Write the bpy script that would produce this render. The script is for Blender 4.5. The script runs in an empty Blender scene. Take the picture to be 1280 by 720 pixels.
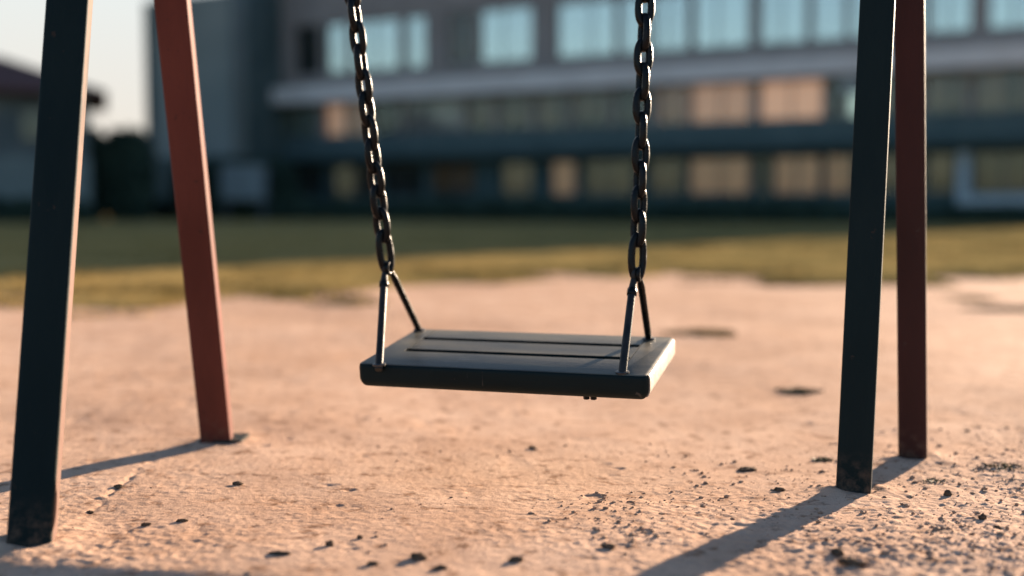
import bpy, bmesh, math, random
import numpy as np
from mathutils import Vector, Matrix

random.seed(7)
rng = np.random.default_rng(7)
scene = bpy.context.scene
col = scene.collection
R = math.radians

# ------------------------------------------------------------------ camera
F, H, YH = 1400.0, 0.55, 262.0            # focal length in photo pixels, eye height, horizon row
TH = math.atan((360 - YH) / F)
cd = bpy.data.cameras.new('camera')
cam = bpy.data.objects.new('camera', cd)
col.objects.link(cam)
cam.location = (0, 0, H)
cam.rotation_euler = (math.pi / 2 - TH, 0, 0)
cd.sensor_width = 36
cd.lens = F / 1280 * 36
cd.clip_start = 0.05
cd.clip_end = 3000
cd.dof.use_dof = True
cd.dof.focus_distance = 2.10
cd.dof.aperture_fstop = cd.lens / 1000 / 0.040
cd.dof.aperture_blades = 0
scene.camera = cam


def ray(x, y):
    a, b = (x - 640) / F, -(y - 360) / F
    return Vector((a, math.cos(TH) + b * math.sin(TH), b * math.cos(TH) - math.sin(TH)))


EYE = Vector((0, 0, H))


def ground_at(x, y, z=0.0):
    r = ray(x, y)
    return EYE + r * ((z - H) / r.z)


def at_depth(x, y, d):
    r = ray(x, y)
    return EYE + r * (d / r.y)


# ------------------------------------------------------------------ noise
def _hash(ix, iy, seed):
    n = (ix.astype(np.int64) * 374761393 + iy.astype(np.int64) * 668265263 + seed * 974711) & 0x7fffffff
    n = ((n ^ (n >> 13)) * 1274126177) & 0x7fffffff
    n = n ^ (n >> 16)
    return (n & 0xffff) / 65535.0


def vnoise(x, y, seed=0):
    ix, iy = np.floor(x), np.floor(y)
    fx, fy = x - ix, y - iy
    fx = fx * fx * (3 - 2 * fx)
    fy = fy * fy * (3 - 2 * fy)
    a, b = _hash(ix, iy, seed), _hash(ix + 1, iy, seed)
    c, d = _hash(ix, iy + 1, seed), _hash(ix + 1, iy + 1, seed)
    return (a + (b - a) * fx) * (1 - fy) + (c + (d - c) * fx) * fy - 0.5


def fbm(x, y, seed, octaves=3):
    s, amp = 0, 1.0
    for k in range(octaves):
        s = s + amp * vnoise(x, y, seed + k * 17)
        x, y, amp = x * 2.03 + 5.1, y * 2.03 + 1.7, amp * 0.5
    return s


# ------------------------------------------------------------------ materials
def mat(name, c1, c2=None, scale=8, rough=0.6, bump=0.0, bscale=60, metal=0.0, spec=0.5, rough2=None, detail=5, lo=0.35, hi=0.65, stretch=(1, 1, 1)):
    m = bpy.data.materials.new(name)
    m.use_nodes = True
    nt = m.node_tree
    b = nt.nodes['Principled BSDF']
    b.inputs['Metallic'].default_value = metal
    b.inputs['Specular IOR Level'].default_value = spec
    b.inputs['Roughness'].default_value = rough
    tc = nt.nodes.new('ShaderNodeTexCoord')
    mp = nt.nodes.new('ShaderNodeMapping')
    mp.inputs['Scale'].default_value = stretch
    nt.links.new(tc.outputs['Object'], mp.inputs['Vector'])
    n = nt.nodes.new('ShaderNodeTexNoise')
    n.inputs['Scale'].default_value = scale
    n.inputs['Detail'].default_value = detail
    nt.links.new(mp.outputs['Vector'], n.inputs['Vector'])
    r = nt.nodes.new('ShaderNodeValToRGB')
    r.color_ramp.elements[0].position = lo
    r.color_ramp.elements[1].position = hi
    r.color_ramp.elements[0].color = (*c1, 1)
    r.color_ramp.elements[1].color = (*(c2 or [v * 1.25 for v in c1]), 1)
    nt.links.new(n.outputs['Fac'], r.inputs['Fac'])
    nt.links.new(r.outputs['Color'], b.inputs['Base Color'])
    if rough2 is not None:
        mr = nt.nodes.new('ShaderNodeMapRange')
        mr.inputs['From Min'].default_value = 0.3
        mr.inputs['From Max'].default_value = 0.7
        mr.inputs['To Min'].default_value = rough
        mr.inputs['To Max'].default_value = rough2
        nt.links.new(n.outputs['Fac'], mr.inputs['Value'])
        nt.links.new(mr.outputs['Result'], b.inputs['Roughness'])
    if bump:
        n2 = nt.nodes.new('ShaderNodeTexNoise')
        n2.inputs['Scale'].default_value = bscale
        n2.inputs['Detail'].default_value = 6
        nt.links.new(mp.outputs['Vector'], n2.inputs['Vector'])
        bp = nt.nodes.new('ShaderNodeBump')
        bp.inputs['Strength'].default_value = bump
        bp.inputs['Distance'].default_value = 0.01
        nt.links.new(n2.outputs['Fac'], bp.inputs['Height'])
        nt.links.new(bp.outputs['Normal'], b.inputs['Normal'])
    return m


def sand_material():
    m = bpy.data.materials.new('sand')
    m.use_nodes = True
    nt = m.node_tree
    L = nt.links.new
    b = nt.nodes['Principled BSDF']
    b.inputs['Roughness'].default_value = 0.92
    b.inputs['Specular IOR Level'].default_value = 0.02
    tc = nt.nodes.new('ShaderNodeTexCoord')

    def noise(scale, detail, rough=0.55):
        n = nt.nodes.new('ShaderNodeTexNoise')
        n.inputs['Scale'].default_value = scale
        n.inputs['Detail'].default_value = detail
        n.inputs['Roughness'].default_value = rough
        L(tc.outputs['Object'], n.inputs['Vector'])
        return n

    def ramp(n, p0, c0, p1, c1):
        r = nt.nodes.new('ShaderNodeValToRGB')
        r.color_ramp.elements[0].position, r.color_ramp.elements[1].position = p0, p1
        r.color_ramp.elements[0].color, r.color_ramp.elements[1].color = (*c0, 1), (*c1, 1)
        L(n.outputs['Fac'], r.inputs['Fac'])
        return r

    def mix(a, b_, fac=None, mode='MULTIPLY', f=1.0):
        x = nt.nodes.new('ShaderNodeMix')
        x.data_type = 'RGBA'
        x.blend_type = mode
        x.inputs[0].default_value = f
        L(a, x.inputs[6])
        L(b_, x.inputs[7])
        if fac:
            L(fac, x.inputs[0])
        return x.outputs[2]

    base = ramp(noise(1.6, 8, 0.6), 0.3, SAND_A, 0.7, SAND_B)
    spots = ramp(noise(19, 6, 0.72), 0.37, (0.45, 0.38, 0.33), 0.455, (1, 1, 1))
    grains = ramp(noise(420, 3, 0.7), 0.3, (0.72, 0.7, 0.68), 0.62, (1.0, 1.0, 1.0))
    damp = ramp(noise(0.55, 6, 0.62), 0.36, (0.8, 0.75, 0.7), 0.56, (1, 1, 1))
    patch = ramp(noise(4.5, 6, 0.68), 0.40, (0.80, 0.74, 0.69), 0.60, (1, 1, 1))
    c0 = mix(base.outputs['Color'], patch.outputs['Color'], f=0.5)
    c = mix(c0, spots.outputs['Color'], f=0.85)
    c = mix(c, grains.outputs['Color'], f=0.8)
    c = mix(c, damp.outputs['Color'], f=0.7)
    L(c, b.inputs['Base Color'])
    b1 = nt.nodes.new('ShaderNodeBump')
    b1.inputs['Strength'].default_value = 0.35
    b1.inputs['Distance'].default_value = 0.004
    L(noise(300, 5, 0.7).outputs['Fac'], b1.inputs['Height'])
    b2 = nt.nodes.new('ShaderNodeBump')
    b2.inputs['Strength'].default_value = 0.3
    b2.inputs['Distance'].default_value = 0.012
    L(noise(55, 5, 0.65).outputs['Fac'], b2.inputs['Height'])
    L(b1.outputs['Normal'], b2.inputs['Normal'])
    L(b2.outputs['Normal'], b.inputs['Normal'])
    return m


def glass_material(name, tint, refl, see):
    m = bpy.data.materials.new(name)
    m.use_nodes = True
    nt = m.node_tree
    nt.nodes.remove(nt.nodes['Principled BSDF'])
    out = nt.nodes['Material Output']
    t = nt.nodes.new('ShaderNodeBsdfTransparent')
    t.inputs['Color'].default_value = (*see, 1)
    g = nt.nodes.new('ShaderNodeBsdfGlossy')
    g.inputs['Color'].default_value = (*tint, 1)
    g.inputs['Roughness'].default_value = 0.05
    tc = nt.nodes.new('ShaderNodeTexCoord')
    n = nt.nodes.new('ShaderNodeTexNoise')
    n.inputs['Scale'].default_value = 0.9
    nt.links.new(tc.outputs['Object'], n.inputs['Vector'])
    bp = nt.nodes.new('ShaderNodeBump')
    bp.inputs['Strength'].default_value = 0.05
    nt.links.new(n.outputs['Fac'], bp.inputs['Height'])
    nt.links.new(bp.outputs['Normal'], g.inputs['Normal'])
    x = nt.nodes.new('ShaderNodeMixShader')
    x.inputs[0].default_value = refl
    nt.links.new(t.outputs[0], x.inputs[1])
    nt.links.new(g.outputs[0], x.inputs[2])
    nt.links.new(x.outputs[0], out.inputs['Surface'])
    return m


SAND_A, SAND_B = (0.56, 0.375, 0.272), (0.67, 0.462, 0.34)
M = {}
M['sand'] = sand_material()
M['lawn'] = mat('dry lawn', (0.24, 0.17, 0.062), (0.36, 0.248, 0.095), 0.35, 0.95, 0.6, 40, spec=0.0)
M['turf'] = mat('grass blades', (0.22, 0.16, 0.058), (0.40, 0.275, 0.10), 0.45, 0.9, spec=0.0, lo=0.4, hi=0.6)
M['weed'] = mat('weed leaves', (0.06, 0.062, 0.026), (0.13, 0.112, 0.05), 30, 0.7, spec=0.2)
M['clod'] = mat('dark soil', (0.06, 0.042, 0.03), (0.16, 0.105, 0.07), 60, 0.95, 0.6, 220, spec=0.1)
M['stone'] = mat('sandy pebbles', (0.24, 0.15, 0.10), (0.48, 0.31, 0.21), 90, 0.9, 0.3, 300, spec=0.2)
M['bark'] = mat('bark chip', (0.03, 0.022, 0.016), (0.09, 0.06, 0.04), 50, 0.9, 0.6, 160, spec=0.2)
M['blackpaint'] = mat('dark green black paint', (0.003, 0.0105, 0.0118), (0.007, 0.0165, 0.0178), 14, 0.5, 0.10, 180, rough2=0.7, spec=0.11, stretch=(1, 1, 0.25))
M['redpaint'] = mat('weathered red paint', (0.090, 0.025, 0.018), (0.14, 0.040, 0.029), 9, 0.5, 0.10, 160, rough2=0.72, spec=0.14, stretch=(1, 1, 0.25))
M['maroon'] = mat('maroon paint', (0.034, 0.014, 0.0125), (0.052, 0.020, 0.018), 9, 0.5, 0.10, 160, rough2=0.72, spec=0.14, stretch=(1, 1, 0.25))
M['wornside'] = mat('paint worn to rust brown', (0.022, 0.012, 0.010), (0.105, 0.045, 0.028), 16, 0.75, 0.4, 120, lo=0.34, hi=0.44, stretch=(1, 1, 0.3))
M['seat'] = mat('weathered black plastic', (0.002, 0.0085, 0.0098), (0.004, 0.0125, 0.0142), 11, 0.5, 0.10, 260, rough2=0.65, spec=0.13, stretch=(0.35, 1, 1))
M['seattop'] = mat('scuffed plastic with painted sheen', (0.032, 0.032, 0.025), (0.145, 0.126, 0.090), 17, 0.42, 0.10, 220, rough2=0.55, stretch=(0.22, 1, 1), lo=0.32, hi=0.72, spec=0.32)  # sky sheen on the top boards painted in as grey, plus scuffs
M['sunlit_end'] = mat('painted sunlight on seat end', (0.24, 0.21, 0.175), (0.39, 0.345, 0.29), 35, 0.65, 0.15, 150)  # pale colour stands in for sun on the black seat end
M['steel'] = mat('dark oily steel', (0.002, 0.004, 0.005), (0.005, 0.006, 0.007), 70, 0.2, 0.12, 300, spec=0.16, rough2=0.42)
M['rod'] = mat('dull grey steel rod', (0.009, 0.012, 0.013), (0.024, 0.026, 0.027), 40, 0.36, 0.1, 300, spec=0.2, rough2=0.6)
M['bolt'] = mat('bolt steel', (0.02, 0.02, 0.02), (0.06, 0.055, 0.05), 80, 0.4, metal=0.3)
M['concrete'] = mat('grey render', (0.26, 0.218, 0.195), (0.32, 0.27, 0.24), 0.6, 0.9, 0.2, 6, spec=0.2)
M['tower'] = mat('blue grey panels', (0.165, 0.19, 0.18), (0.215, 0.24, 0.225), 0.4, 0.85, 0.2, 6, spec=0.2)
M['band'] = mat('pale concrete', (0.66, 0.57, 0.52), (0.74, 0.645, 0.59), 0.8, 0.9, 0.2, 6, spec=0.2)
M['spandrel'] = mat('slate spandrel', (0.06, 0.092, 0.092), (0.09, 0.124, 0.122), 0.7, 0.7, spec=0.3)
M['darkclad'] = mat('dark cladding', (0.030, 0.055, 0.055), (0.046, 0.074, 0.073), 0.8, 0.7, spec=0.3)
M['wframe'] = mat('dark window frame', (0.05, 0.06, 0.065), (0.075, 0.085, 0.09), 3, 0.5)
M['wwhite'] = mat('pale door frame', (0.33, 0.36, 0.37), (0.42, 0.45, 0.46), 3, 0.6)
M['interior'] = mat('dim room', (0.03, 0.035, 0.035), (0.06, 0.06, 0.055), 0.9, 0.9)
M['pane'] = glass_material('window glass', (0.7, 0.66, 0.6), 0.05, (0.93, 0.91, 0.88))
M['mirror'] = glass_material('reflective glass', (0.92, 0.84, 0.72), 0.40, (0.9, 0.93, 0.9))
BL = {
    'bright': ((0.50, 0.58, 0.55), (0.78, 0.84, 0.80)),
    'pale': ((0.36, 0.45, 0.46), (0.50, 0.58, 0.58)),
    'mid': ((0.06, 0.09, 0.09), (0.30, 0.36, 0.35)),
    'grey': ((0.22, 0.22, 0.23), (0.34, 0.33, 0.33)),
    'peachbright': ((0.60, 0.36, 0.24), (0.72, 0.44, 0.30)),
    'peach': ((0.46, 0.27, 0.18), (0.62, 0.37, 0.25)),
    'peachdim': ((0.24, 0.145, 0.10), (0.42, 0.25, 0.17)),
    'brown': ((0.13, 0.085, 0.055), (0.27, 0.18, 0.12)),
    'dark': ((0.02, 0.025, 0.027), (0.05, 0.055, 0.05)),
}
for k, (a, b_) in BL.items():
    M['blind_' + k] = mat(k + ' curtain', a, b_, 1.4, 0.9, spec=0.1, stretch=(2.2, 1, 0.2), lo=0.3, hi=0.6)
for k, e in (('peachbright', .11), ('peach', .07), ('peachdim', .025)):     # rooms with a warm lamp on behind the curtain
    b_ = M['blind_' + k].node_tree.nodes['Principled BSDF']
    b_.inputs['Emission Color'].default_value = (1.0, .56, .36, 1)
    b_.inputs['Emission Strength'].default_value = e
M['roof'] = mat('dark maroon roof tiles', (0.085, 0.04, 0.035), (0.13, 0.06, 0.05), 3, 0.85, 0.4, 12, spec=0.2)
M['housewall'] = mat('grey house wall', (0.10, 0.115, 0.115), (0.15, 0.165, 0.16), 0.8, 0.9, 0.2, 8, spec=0.2)
M['leaf'] = mat('dark hedge leaves', (0.03, 0.055, 0.042), (0.055, 0.085, 0.06), 2.5, 0.75, spec=0.2)
M['leafcore'] = mat('hedge shade', (0.012, 0.018, 0.01), (0.02, 0.026, 0.014), 3, 0.9, spec=0.1)
M['wood'] = mat('bark', (0.05, 0.035, 0.025), (0.09, 0.065, 0.045), 12, 0.9, 0.5, 40)
M['cabinet'] = mat('grey steel cabinet', (0.15, 0.18, 0.19), (0.20, 0.23, 0.24), 3, 0.55)


def weather(m, chip, dust=(0.15, 0.10, 0.07), chip_lo=0.63, zdust=0.09, scratch=(1, 1, .06), slo=.68):
    """chips and scratches through the paint, and sand dust splashed on the foot of the post"""
    nt = m.node_tree
    b = nt.nodes['Principled BSDF']
    tc = nt.nodes.new('ShaderNodeTexCoord')

    def layer(vec_scale, scale, lo, hi, colour, extra=None):
        src = b.inputs['Base Color'].links[0].from_socket
        mp = nt.nodes.new('ShaderNodeMapping')
        mp.inputs['Scale'].default_value = vec_scale
        nt.links.new(tc.outputs['Object'], mp.inputs['Vector'])
        n = nt.nodes.new('ShaderNodeTexNoise')
        n.inputs['Scale'].default_value = scale
        n.inputs['Detail'].default_value = 7
        n.inputs['Roughness'].default_value = .65
        nt.links.new(mp.outputs['Vector'], n.inputs['Vector'])
        r = nt.nodes.new('ShaderNodeMapRange')
        r.inputs['From Min'].default_value, r.inputs['From Max'].default_value = lo, hi
        nt.links.new(n.outputs['Fac'], r.inputs['Value'])
        f = r.outputs['Result']
        if extra:
            mu = nt.nodes.new('ShaderNodeMath')
            mu.operation = 'MULTIPLY'
            nt.links.new(f, mu.inputs[0])
            nt.links.new(extra, mu.inputs[1])
            f = mu.outputs[0]
        x = nt.nodes.new('ShaderNodeMix')
        x.data_type = 'RGBA'
        nt.links.new(f, x.inputs[0])
        nt.links.new(src, x.inputs[6])
        x.inputs[7].default_value = (*colour, 1)
        nt.links.new(x.outputs[2], b.inputs['Base Color'])

    layer((1, 1, 1), 38, chip_lo, chip_lo + .03, chip)
    layer(scratch, 90, slo, slo + .05, chip)
    if zdust:
        sx = nt.nodes.new('ShaderNodeSeparateXYZ')
        nt.links.new(tc.outputs['Object'], sx.inputs[0])
        g = nt.nodes.new('ShaderNodeMapRange')
        for k, v in zip(('From Min', 'From Max', 'To Min', 'To Max'), (.15, .15 + zdust, 1.0, 0.0)):
            g.inputs[k].default_value = v
        nt.links.new(sx.outputs['Z'], g.inputs['Value'])
        layer((1, 1, 1), 60, .44, .80, dust, g.outputs['Result'])


weather(M['blackpaint'], (0.03, 0.024, 0.020), chip_lo=.67)
weather(M['redpaint'], (0.035, 0.02, 0.016))
weather(M['maroon'], (0.05, 0.034, 0.028), chip_lo=.67)
weather(M['seat'], (0.05, 0.048, 0.042), zdust=0, chip_lo=.66)
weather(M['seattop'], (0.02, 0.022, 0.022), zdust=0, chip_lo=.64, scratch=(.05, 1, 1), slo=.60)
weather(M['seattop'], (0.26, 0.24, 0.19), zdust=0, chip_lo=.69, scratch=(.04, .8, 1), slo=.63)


def greener_east(m):
    """the turf is dry and golden in the west of the field, greener and patchy in the east"""
    nt = m.node_tree
    b = nt.nodes['Principled BSDF']
    src = b.inputs['Base Color'].links[0].from_socket
    tc = nt.nodes.new('ShaderNodeTexCoord')
    sx = nt.nodes.new('ShaderNodeSeparateXYZ')
    nt.links.new(tc.outputs['Object'], sx.inputs[0])
    mr = nt.nodes.new('ShaderNodeMapRange')
    for k, v in zip(('From Min', 'From Max', 'To Min', 'To Max'), (-3.0, 2.5, 0.0, 0.50)):
        mr.inputs[k].default_value = v
    nt.links.new(sx.outputs['X'], mr.inputs['Value'])
    n = nt.nodes.new('ShaderNodeTexNoise')
    n.inputs['Scale'].default_value = 0.8
    n.inputs['Detail'].default_value = 4
    nt.links.new(tc.outputs['Object'], n.inputs['Vector'])
    mp = nt.nodes.new('ShaderNodeMapRange')
    for k, v in zip(('From Min', 'From Max', 'To Min', 'To Max'), (0.38, 0.6, 0.25, 1.45)):
        mp.inputs[k].default_value = v
    nt.links.new(n.outputs['Fac'], mp.inputs['Value'])
    mu = nt.nodes.new('ShaderNodeMath')
    mu.operation = 'MULTIPLY'
    mu.use_clamp = True
    nt.links.new(mr.outputs[0], mu.inputs[0])
    nt.links.new(mp.outputs[0], mu.inputs[1])
    x = nt.nodes.new('ShaderNodeMix')
    x.data_type = 'RGBA'
    nt.links.new(mu.outputs[0], x.inputs[0])
    nt.links.new(src, x.inputs[6])
    x.inputs[7].default_value = (0.13, 0.12, 0.052, 1)
    nt.links.new(x.outputs[2], b.inputs['Base Color'])


greener_east(M['lawn'])
greener_east(M['turf'])


# ------------------------------------------------------------------ object helpers
class MB:
    def __init__(s):
        s.v, s.f, s.mi = [], [], []

    def box(s, x0, x1, y0, y1, z0, z1, mi=0):
        n = len(s.v)
        s.v += [(x0, y0, z0), (x1, y0, z0), (x1, y1, z0), (x0, y1, z0), (x0, y0, z1), (x1, y0, z1), (x1, y1, z1), (x0, y1, z1)]
        for q in ((3, 2, 1, 0), (4, 5, 6, 7), (0, 1, 5, 4), (1, 2, 6, 5), (2, 3, 7, 6), (3, 0, 4, 7)):
            s.f.append(tuple(n + i for i in q))
            s.mi.append(mi)
        return s

    def poly(s, pts, faces, mi=0):
        n = len(s.v)
        s.v += [tuple(p) for p in pts]
        for q in faces:
            s.f.append(tuple(n + i for i in q))
            s.mi.append(mi)
        return s

    def tube(s, pts, r, seg=12, closed=False, caps=True):
        pts = [Vector(p) for p in pts]
        n0, N = len(s.v), len(pts)
        rr = r if hasattr(r, '__len__') else [r] * N
        up = None
        for i, p in enumerate(pts):
            a = pts[(i - 1) % N] if (closed or i > 0) else p
            b = pts[(i + 1) % N] if (closed or i < N - 1) else p
            t = (b - a).normalized()
            if up is None:
                up = t.orthogonal().normalized()
            up = (up - t * up.dot(t)).normalized()
            w = t.cross(up)
            for k in range(seg):
                q = 2 * math.pi * k / seg
                s.v.append(tuple(p + (up * math.cos(q) + w * math.sin(q)) * rr[i]))
        for i in range(N if closed else N - 1):
            j = (i + 1) % N
            for k in range(seg):
                l = (k + 1) % seg
                s.f.append((n0 + i * seg + k, n0 + i * seg + l, n0 + j * seg + l, n0 + j * seg + k))
                s.mi.append(0)
        if caps and not closed:
            s.f.append(tuple(n0 + k for k in reversed(range(seg))))
            s.f.append(tuple(n0 + (N - 1) * seg + k for k in range(seg)))
            s.mi += [0, 0]
        return s

    def build(s, name, mats, parent=None, smooth=False, loc=None):
        me = bpy.data.meshes.new(name)
        me.from_pydata(s.v, [], s.f)
        for m in (mats if isinstance(mats, (list, tuple)) else [mats]):
            me.materials.append(m)
        me.polygons.foreach_set('material_index', s.mi)
        if smooth:
            me.polygons.foreach_set('use_smooth', [True] * len(me.polygons))
        me.update()
        return link(name, me, parent, loc)


def link(name, me, parent=None, loc=None):
    o = bpy.data.objects.new(name, me)
    col.objects.link(o)
    if parent:
        o.parent = parent
    if loc is not None:
        o.location = loc
    return o


def tag(o, label=None, cat=None, group=None, kind=None):
    for k, v in (('label', label), ('category', cat), ('group', group), ('kind', kind)):
        if v:
            o[k] = v
    return o


def empty(name, loc=(0, 0, 0), rz=0, parent=None):
    o = bpy.data.objects.new(name, None)
    o.empty_display_size = 0.1
    col.objects.link(o)
    o.location = loc
    o.rotation_euler = (0, 0, rz)
    if parent:
        o.parent = parent
    return o


def bevelled(name, bm, mats, parent=None, width=0.004, segs=3, matrix=None, smooth_angle=35):
    bmesh.ops.bevel(bm, geom=[e for e in bm.edges if e.calc_face_angle(0) > R(30)], offset=width, segments=segs, profile=0.5, affect='EDGES', clamp_overlap=True)
    me = bpy.data.meshes.new(name)
    bm.to_mesh(me)
    bm.free()
    for m in (mats if isinstance(mats, (list, tuple)) else [mats]):
        me.materials.append(m)
    me.polygons.foreach_set('use_smooth', [True] * len(me.polygons))
    me.set_sharp_from_angle(angle=R(smooth_angle))
    o = link(name, me, parent)
    if matrix is not None:
        o.matrix_world = matrix
    return o


def quads(name, V, Fc, m, parent=None, loc=None, smooth=False):
    """numpy arrays -> mesh object; Fc is (n, k)"""
    me = bpy.data.meshes.new(name)
    n, k = Fc.shape
    me.vertices.add(len(V))
    me.vertices.foreach_set('co', np.ascontiguousarray(V, np.float32).ravel())
    me.loops.add(n * k)
    me.loops.foreach_set('vertex_index', np.ascontiguousarray(Fc, np.int32).ravel())
    me.polygons.add(n)
    me.polygons.foreach_set('loop_start', np.arange(0, n * k, k, dtype=np.int32))
    me.polygons.foreach_set('use_smooth', np.full(n, smooth))
    me.materials.append(m)
    me.update(calc_edges=True)
    me.validate()
    return link(name, me, parent, loc)


# ------------------------------------------------------------------ ground: one sheet of sand
def axis_fine(a, b, step, growth, far):
    mid = list(np.arange(a, b, step))
    out, p, s = [], b, step
    while p < far:
        out.append(p)
        s *= growth
        p += s
    out.append(far)
    return mid, out


DENTS = []
_g = np.random.default_rng(5)
for _ in range(170):
    _y = 1.55 + _g.random() ** 1.25 * 4.5
    _w = (.0038 + .004 * _g.random() ** 2) * (0.7 + _y / 4)
    DENTS.append((_g.uniform(-.55, .55) * _y, _y, _w * _g.uniform(1.0, 1.7), _w, _w * _g.uniform(.2, .42)))
FEET = [ground_at(*q) for q in ((40, 675), (1067, 612), (272, 553), (1141, 572))]
CRACK = [ground_at(*q) for q in ((205, 568), (178, 585), (150, 608), (112, 638), (82, 655))]


def sand_height(x, y):
    near = 1 / (1 + (np.maximum(y, 0) / 7.0) ** 4)
    h = 0.020 * fbm(x * 0.9, y * 0.9, 3, 3)
    h = h + 0.0045 * fbm(x * 5, y * 4, 11, 3)
    # shallow scuffs and footprints
    sc = fbm(x * 13, y * 9, 23, 2)
    h = h - 0.002 * np.clip(sc - 0.36, 0, 1) / 0.3
    for dx, dy, dw, dd_, da in DENTS:                      # heel marks and scrapes
        k = np.nonzero((np.abs(x - dx) < 3 * dw) & (np.abs(y - dy) < 3 * dd_))
        if len(k[0]):
            wx = x[k] + dw * 1.1 * vnoise(x[k] / dw * .8, y[k] / dw * .8, 91)
            wy = y[k] + dd_ * 1.1 * vnoise(x[k] / dw * .8, y[k] / dw * .8, 93)
            r2 = ((wx - dx) / dw) ** 2 + ((wy - dy) / dd_) ** 2
            h[k] += -da * np.exp(-r2) + da * .35 * np.exp(-(np.sqrt(r2) - 1.5) ** 2 * 4)
    for a, b_ in zip(CRACK[:-1], CRACK[1:]):               # a cracked edge of trodden soil
        k = np.nonzero((x > -1.0) & (x < -.5) & (y > 1.7) & (y < 2.7))
        if len(k[0]):
            px, py = x[k] + .012 * vnoise(x[k] * 40, y[k] * 40, 95), y[k] + .02 * vnoise(x[k] * 30, y[k] * 30, 97)
            ex, ey = b_.x - a.x, b_.y - a.y
            t = np.clip(((px - a.x) * ex + (py - a.y) * ey) / (ex * ex + ey * ey), 0, 1)
            d2 = (px - a.x - t * ex) ** 2 + (py - a.y - t * ey) ** 2
            h[k] -= .0042 * np.exp(-d2 / .0055 ** 2) * np.clip(vnoise(px * 26, py * 26, 99) * 2.2 + .35, 0, 1)
    for b_ in FEET:                                         # soil heaved up round the posts
        k = np.nonzero((np.abs(x - b_.x) < .3) & (np.abs(y - b_.y) < .3))
        if len(k[0]):
            d_ = np.hypot(x[k] - b_.x, y[k] - b_.y)
            h[k] += .006 * np.exp(-((d_ - .05) / .035) ** 2) * (.5 + 1.4 * np.clip(fbm(x[k] * 24, y[k] * 24, 103, 2) + .3, 0, 1))
    gran = np.clip(fbm(x * 1.5 + 3, y * 1.3, 41, 3) + 0.55 - 0.62 * np.clip(y - 1.75, 0, 1.4) + 0.28 * np.clip(x, -0.6, 1.2), 0.10, 1.0)
    h = h + gran * (0.0062 * np.abs(fbm(x * 52, y * 60, 31, 2)) + 0.0050 * vnoise(x * 120, y * 130, 37))
    return h * near


xm, xo = axis_fine(-1.45, 1.45, 0.0046, 1.055, 260.0)
xs = np.array([-v - (0.0) for v in reversed(xo)] + xm[1:] + xo)
ys = [1.42]
while ys[-1] < 14:
    ys.append(ys[-1] + max(0.0040, 0.0022 * ys[-1] * (1 if ys[-1] < 4 else 2)))
while ys[-1] < 500:
    ys.append(ys[-1] * 1.06)
pre, s = [], 0.004
p = 1.42
while p > -40:
    s *= 1.12
    p -= s
    pre.append(p)
ys = np.array(list(reversed(pre)) + ys)
XX, YY = np.meshgrid(xs, ys)
ZZ = sand_height(XX, YY)
nx, ny = len(xs), len(ys)
idx = np.arange(nx * ny).reshape(ny, nx)
Fq = np.stack([idx[:-1, :-1], idx[:-1, 1:], idx[1:, 1:], idx[1:, :-1]], -1).reshape(-1, 4)
ground = quads('sand_ground', np.stack([XX, YY, ZZ], -1).reshape(-1, 3), Fq, M['sand'], smooth=True)
tag(ground, kind='structure')


def sz(x, y):
    return float(sand_height(np.array([float(x)]), np.array([float(y)]))[0])


# ------------------------------------------------------------------ lawn with a ragged edge
EDGE_A = np.array([-3, -0.47, -0.30, -0.18, -0.08, 0.0, 0.15, 0.25, 0.46, 3])
EDGE_Y = np.array([6.3, 6.5, 6.6, 7.0, 8.3, 9.3, 9.4, 8.3, 8.9, 9.5])


def lawn_depth(x, y):
    """metres inside the lawn, negative on the sand"""
    e = np.interp(x / np.maximum(y, 0.5), EDGE_A, EDGE_Y)
    return y - e + 1.3 * fbm(x * 0.8, y * 0.8, 51, 3) + 1.3 * vnoise(x * 2.3, y * 2.3, 57)


gx = np.concatenate([-np.geomspace(220, 14, 40), np.arange(-13.9, 14, 0.14), np.geomspace(14, 220, 40)])
gy = np.concatenate([np.arange(5.0, 17, 0.12), np.geomspace(17, 420, 120)])
GX, GY = np.meshgrid(gx, gy)
dl = lawn_depth(GX, GY)
GZ = np.where(dl > 0, 0.012 + 0.03 * np.clip(dl / 0.8, 0, 1) + 0.02 * fbm(GX * 1.5, GY * 1.5, 61, 3), -0.04 + 0.05 * np.exp(np.minimum(dl, 0) / 0.1))
ix = np.arange(GX.size).reshape(GX.shape)
lawn = quads('lawn', np.stack([GX, GY, GZ], -1).reshape(-1, 3), np.stack([ix[:-1, :-1], ix[:-1, 1:], ix[1:, 1:], ix[1:, :-1]], -1).reshape(-1, 4), M['lawn'], smooth=True)
tag(lawn, kind='structure')


def blades(x, y, z, h, w, lean):
    n = len(x)
    a = rng.uniform(0, 2 * np.pi, n)
    la = rng.uniform(0, 2 * np.pi, n)
    dx, dy = np.cos(a) * w / 2, np.sin(a) * w / 2
    b0 = np.stack([x - dx, y - dy, z], -1)
    b1 = np.stack([x + dx, y + dy, z], -1)
    mx, my = np.cos(la) * lean * h, np.sin(la) * lean * h
    m0 = np.stack([x - dx * .7 + mx * .35, y - dy * .7 + my * .35, z + h * .6], -1)
    m1 = np.stack([x + dx * .7 + mx * .35, y + dy * .7 + my * .35, z + h * .6], -1)
    t = np.stack([x + mx, y + my, z + h], -1)
    V = np.stack([b0, b1, m1, m0, t], 1).reshape(-1, 3)
    k = np.arange(n)[:, None] * 5
    return V, np.concatenate([k + [0, 1, 2], k + [0, 2, 3], k + [3, 2, 4]])


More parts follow.
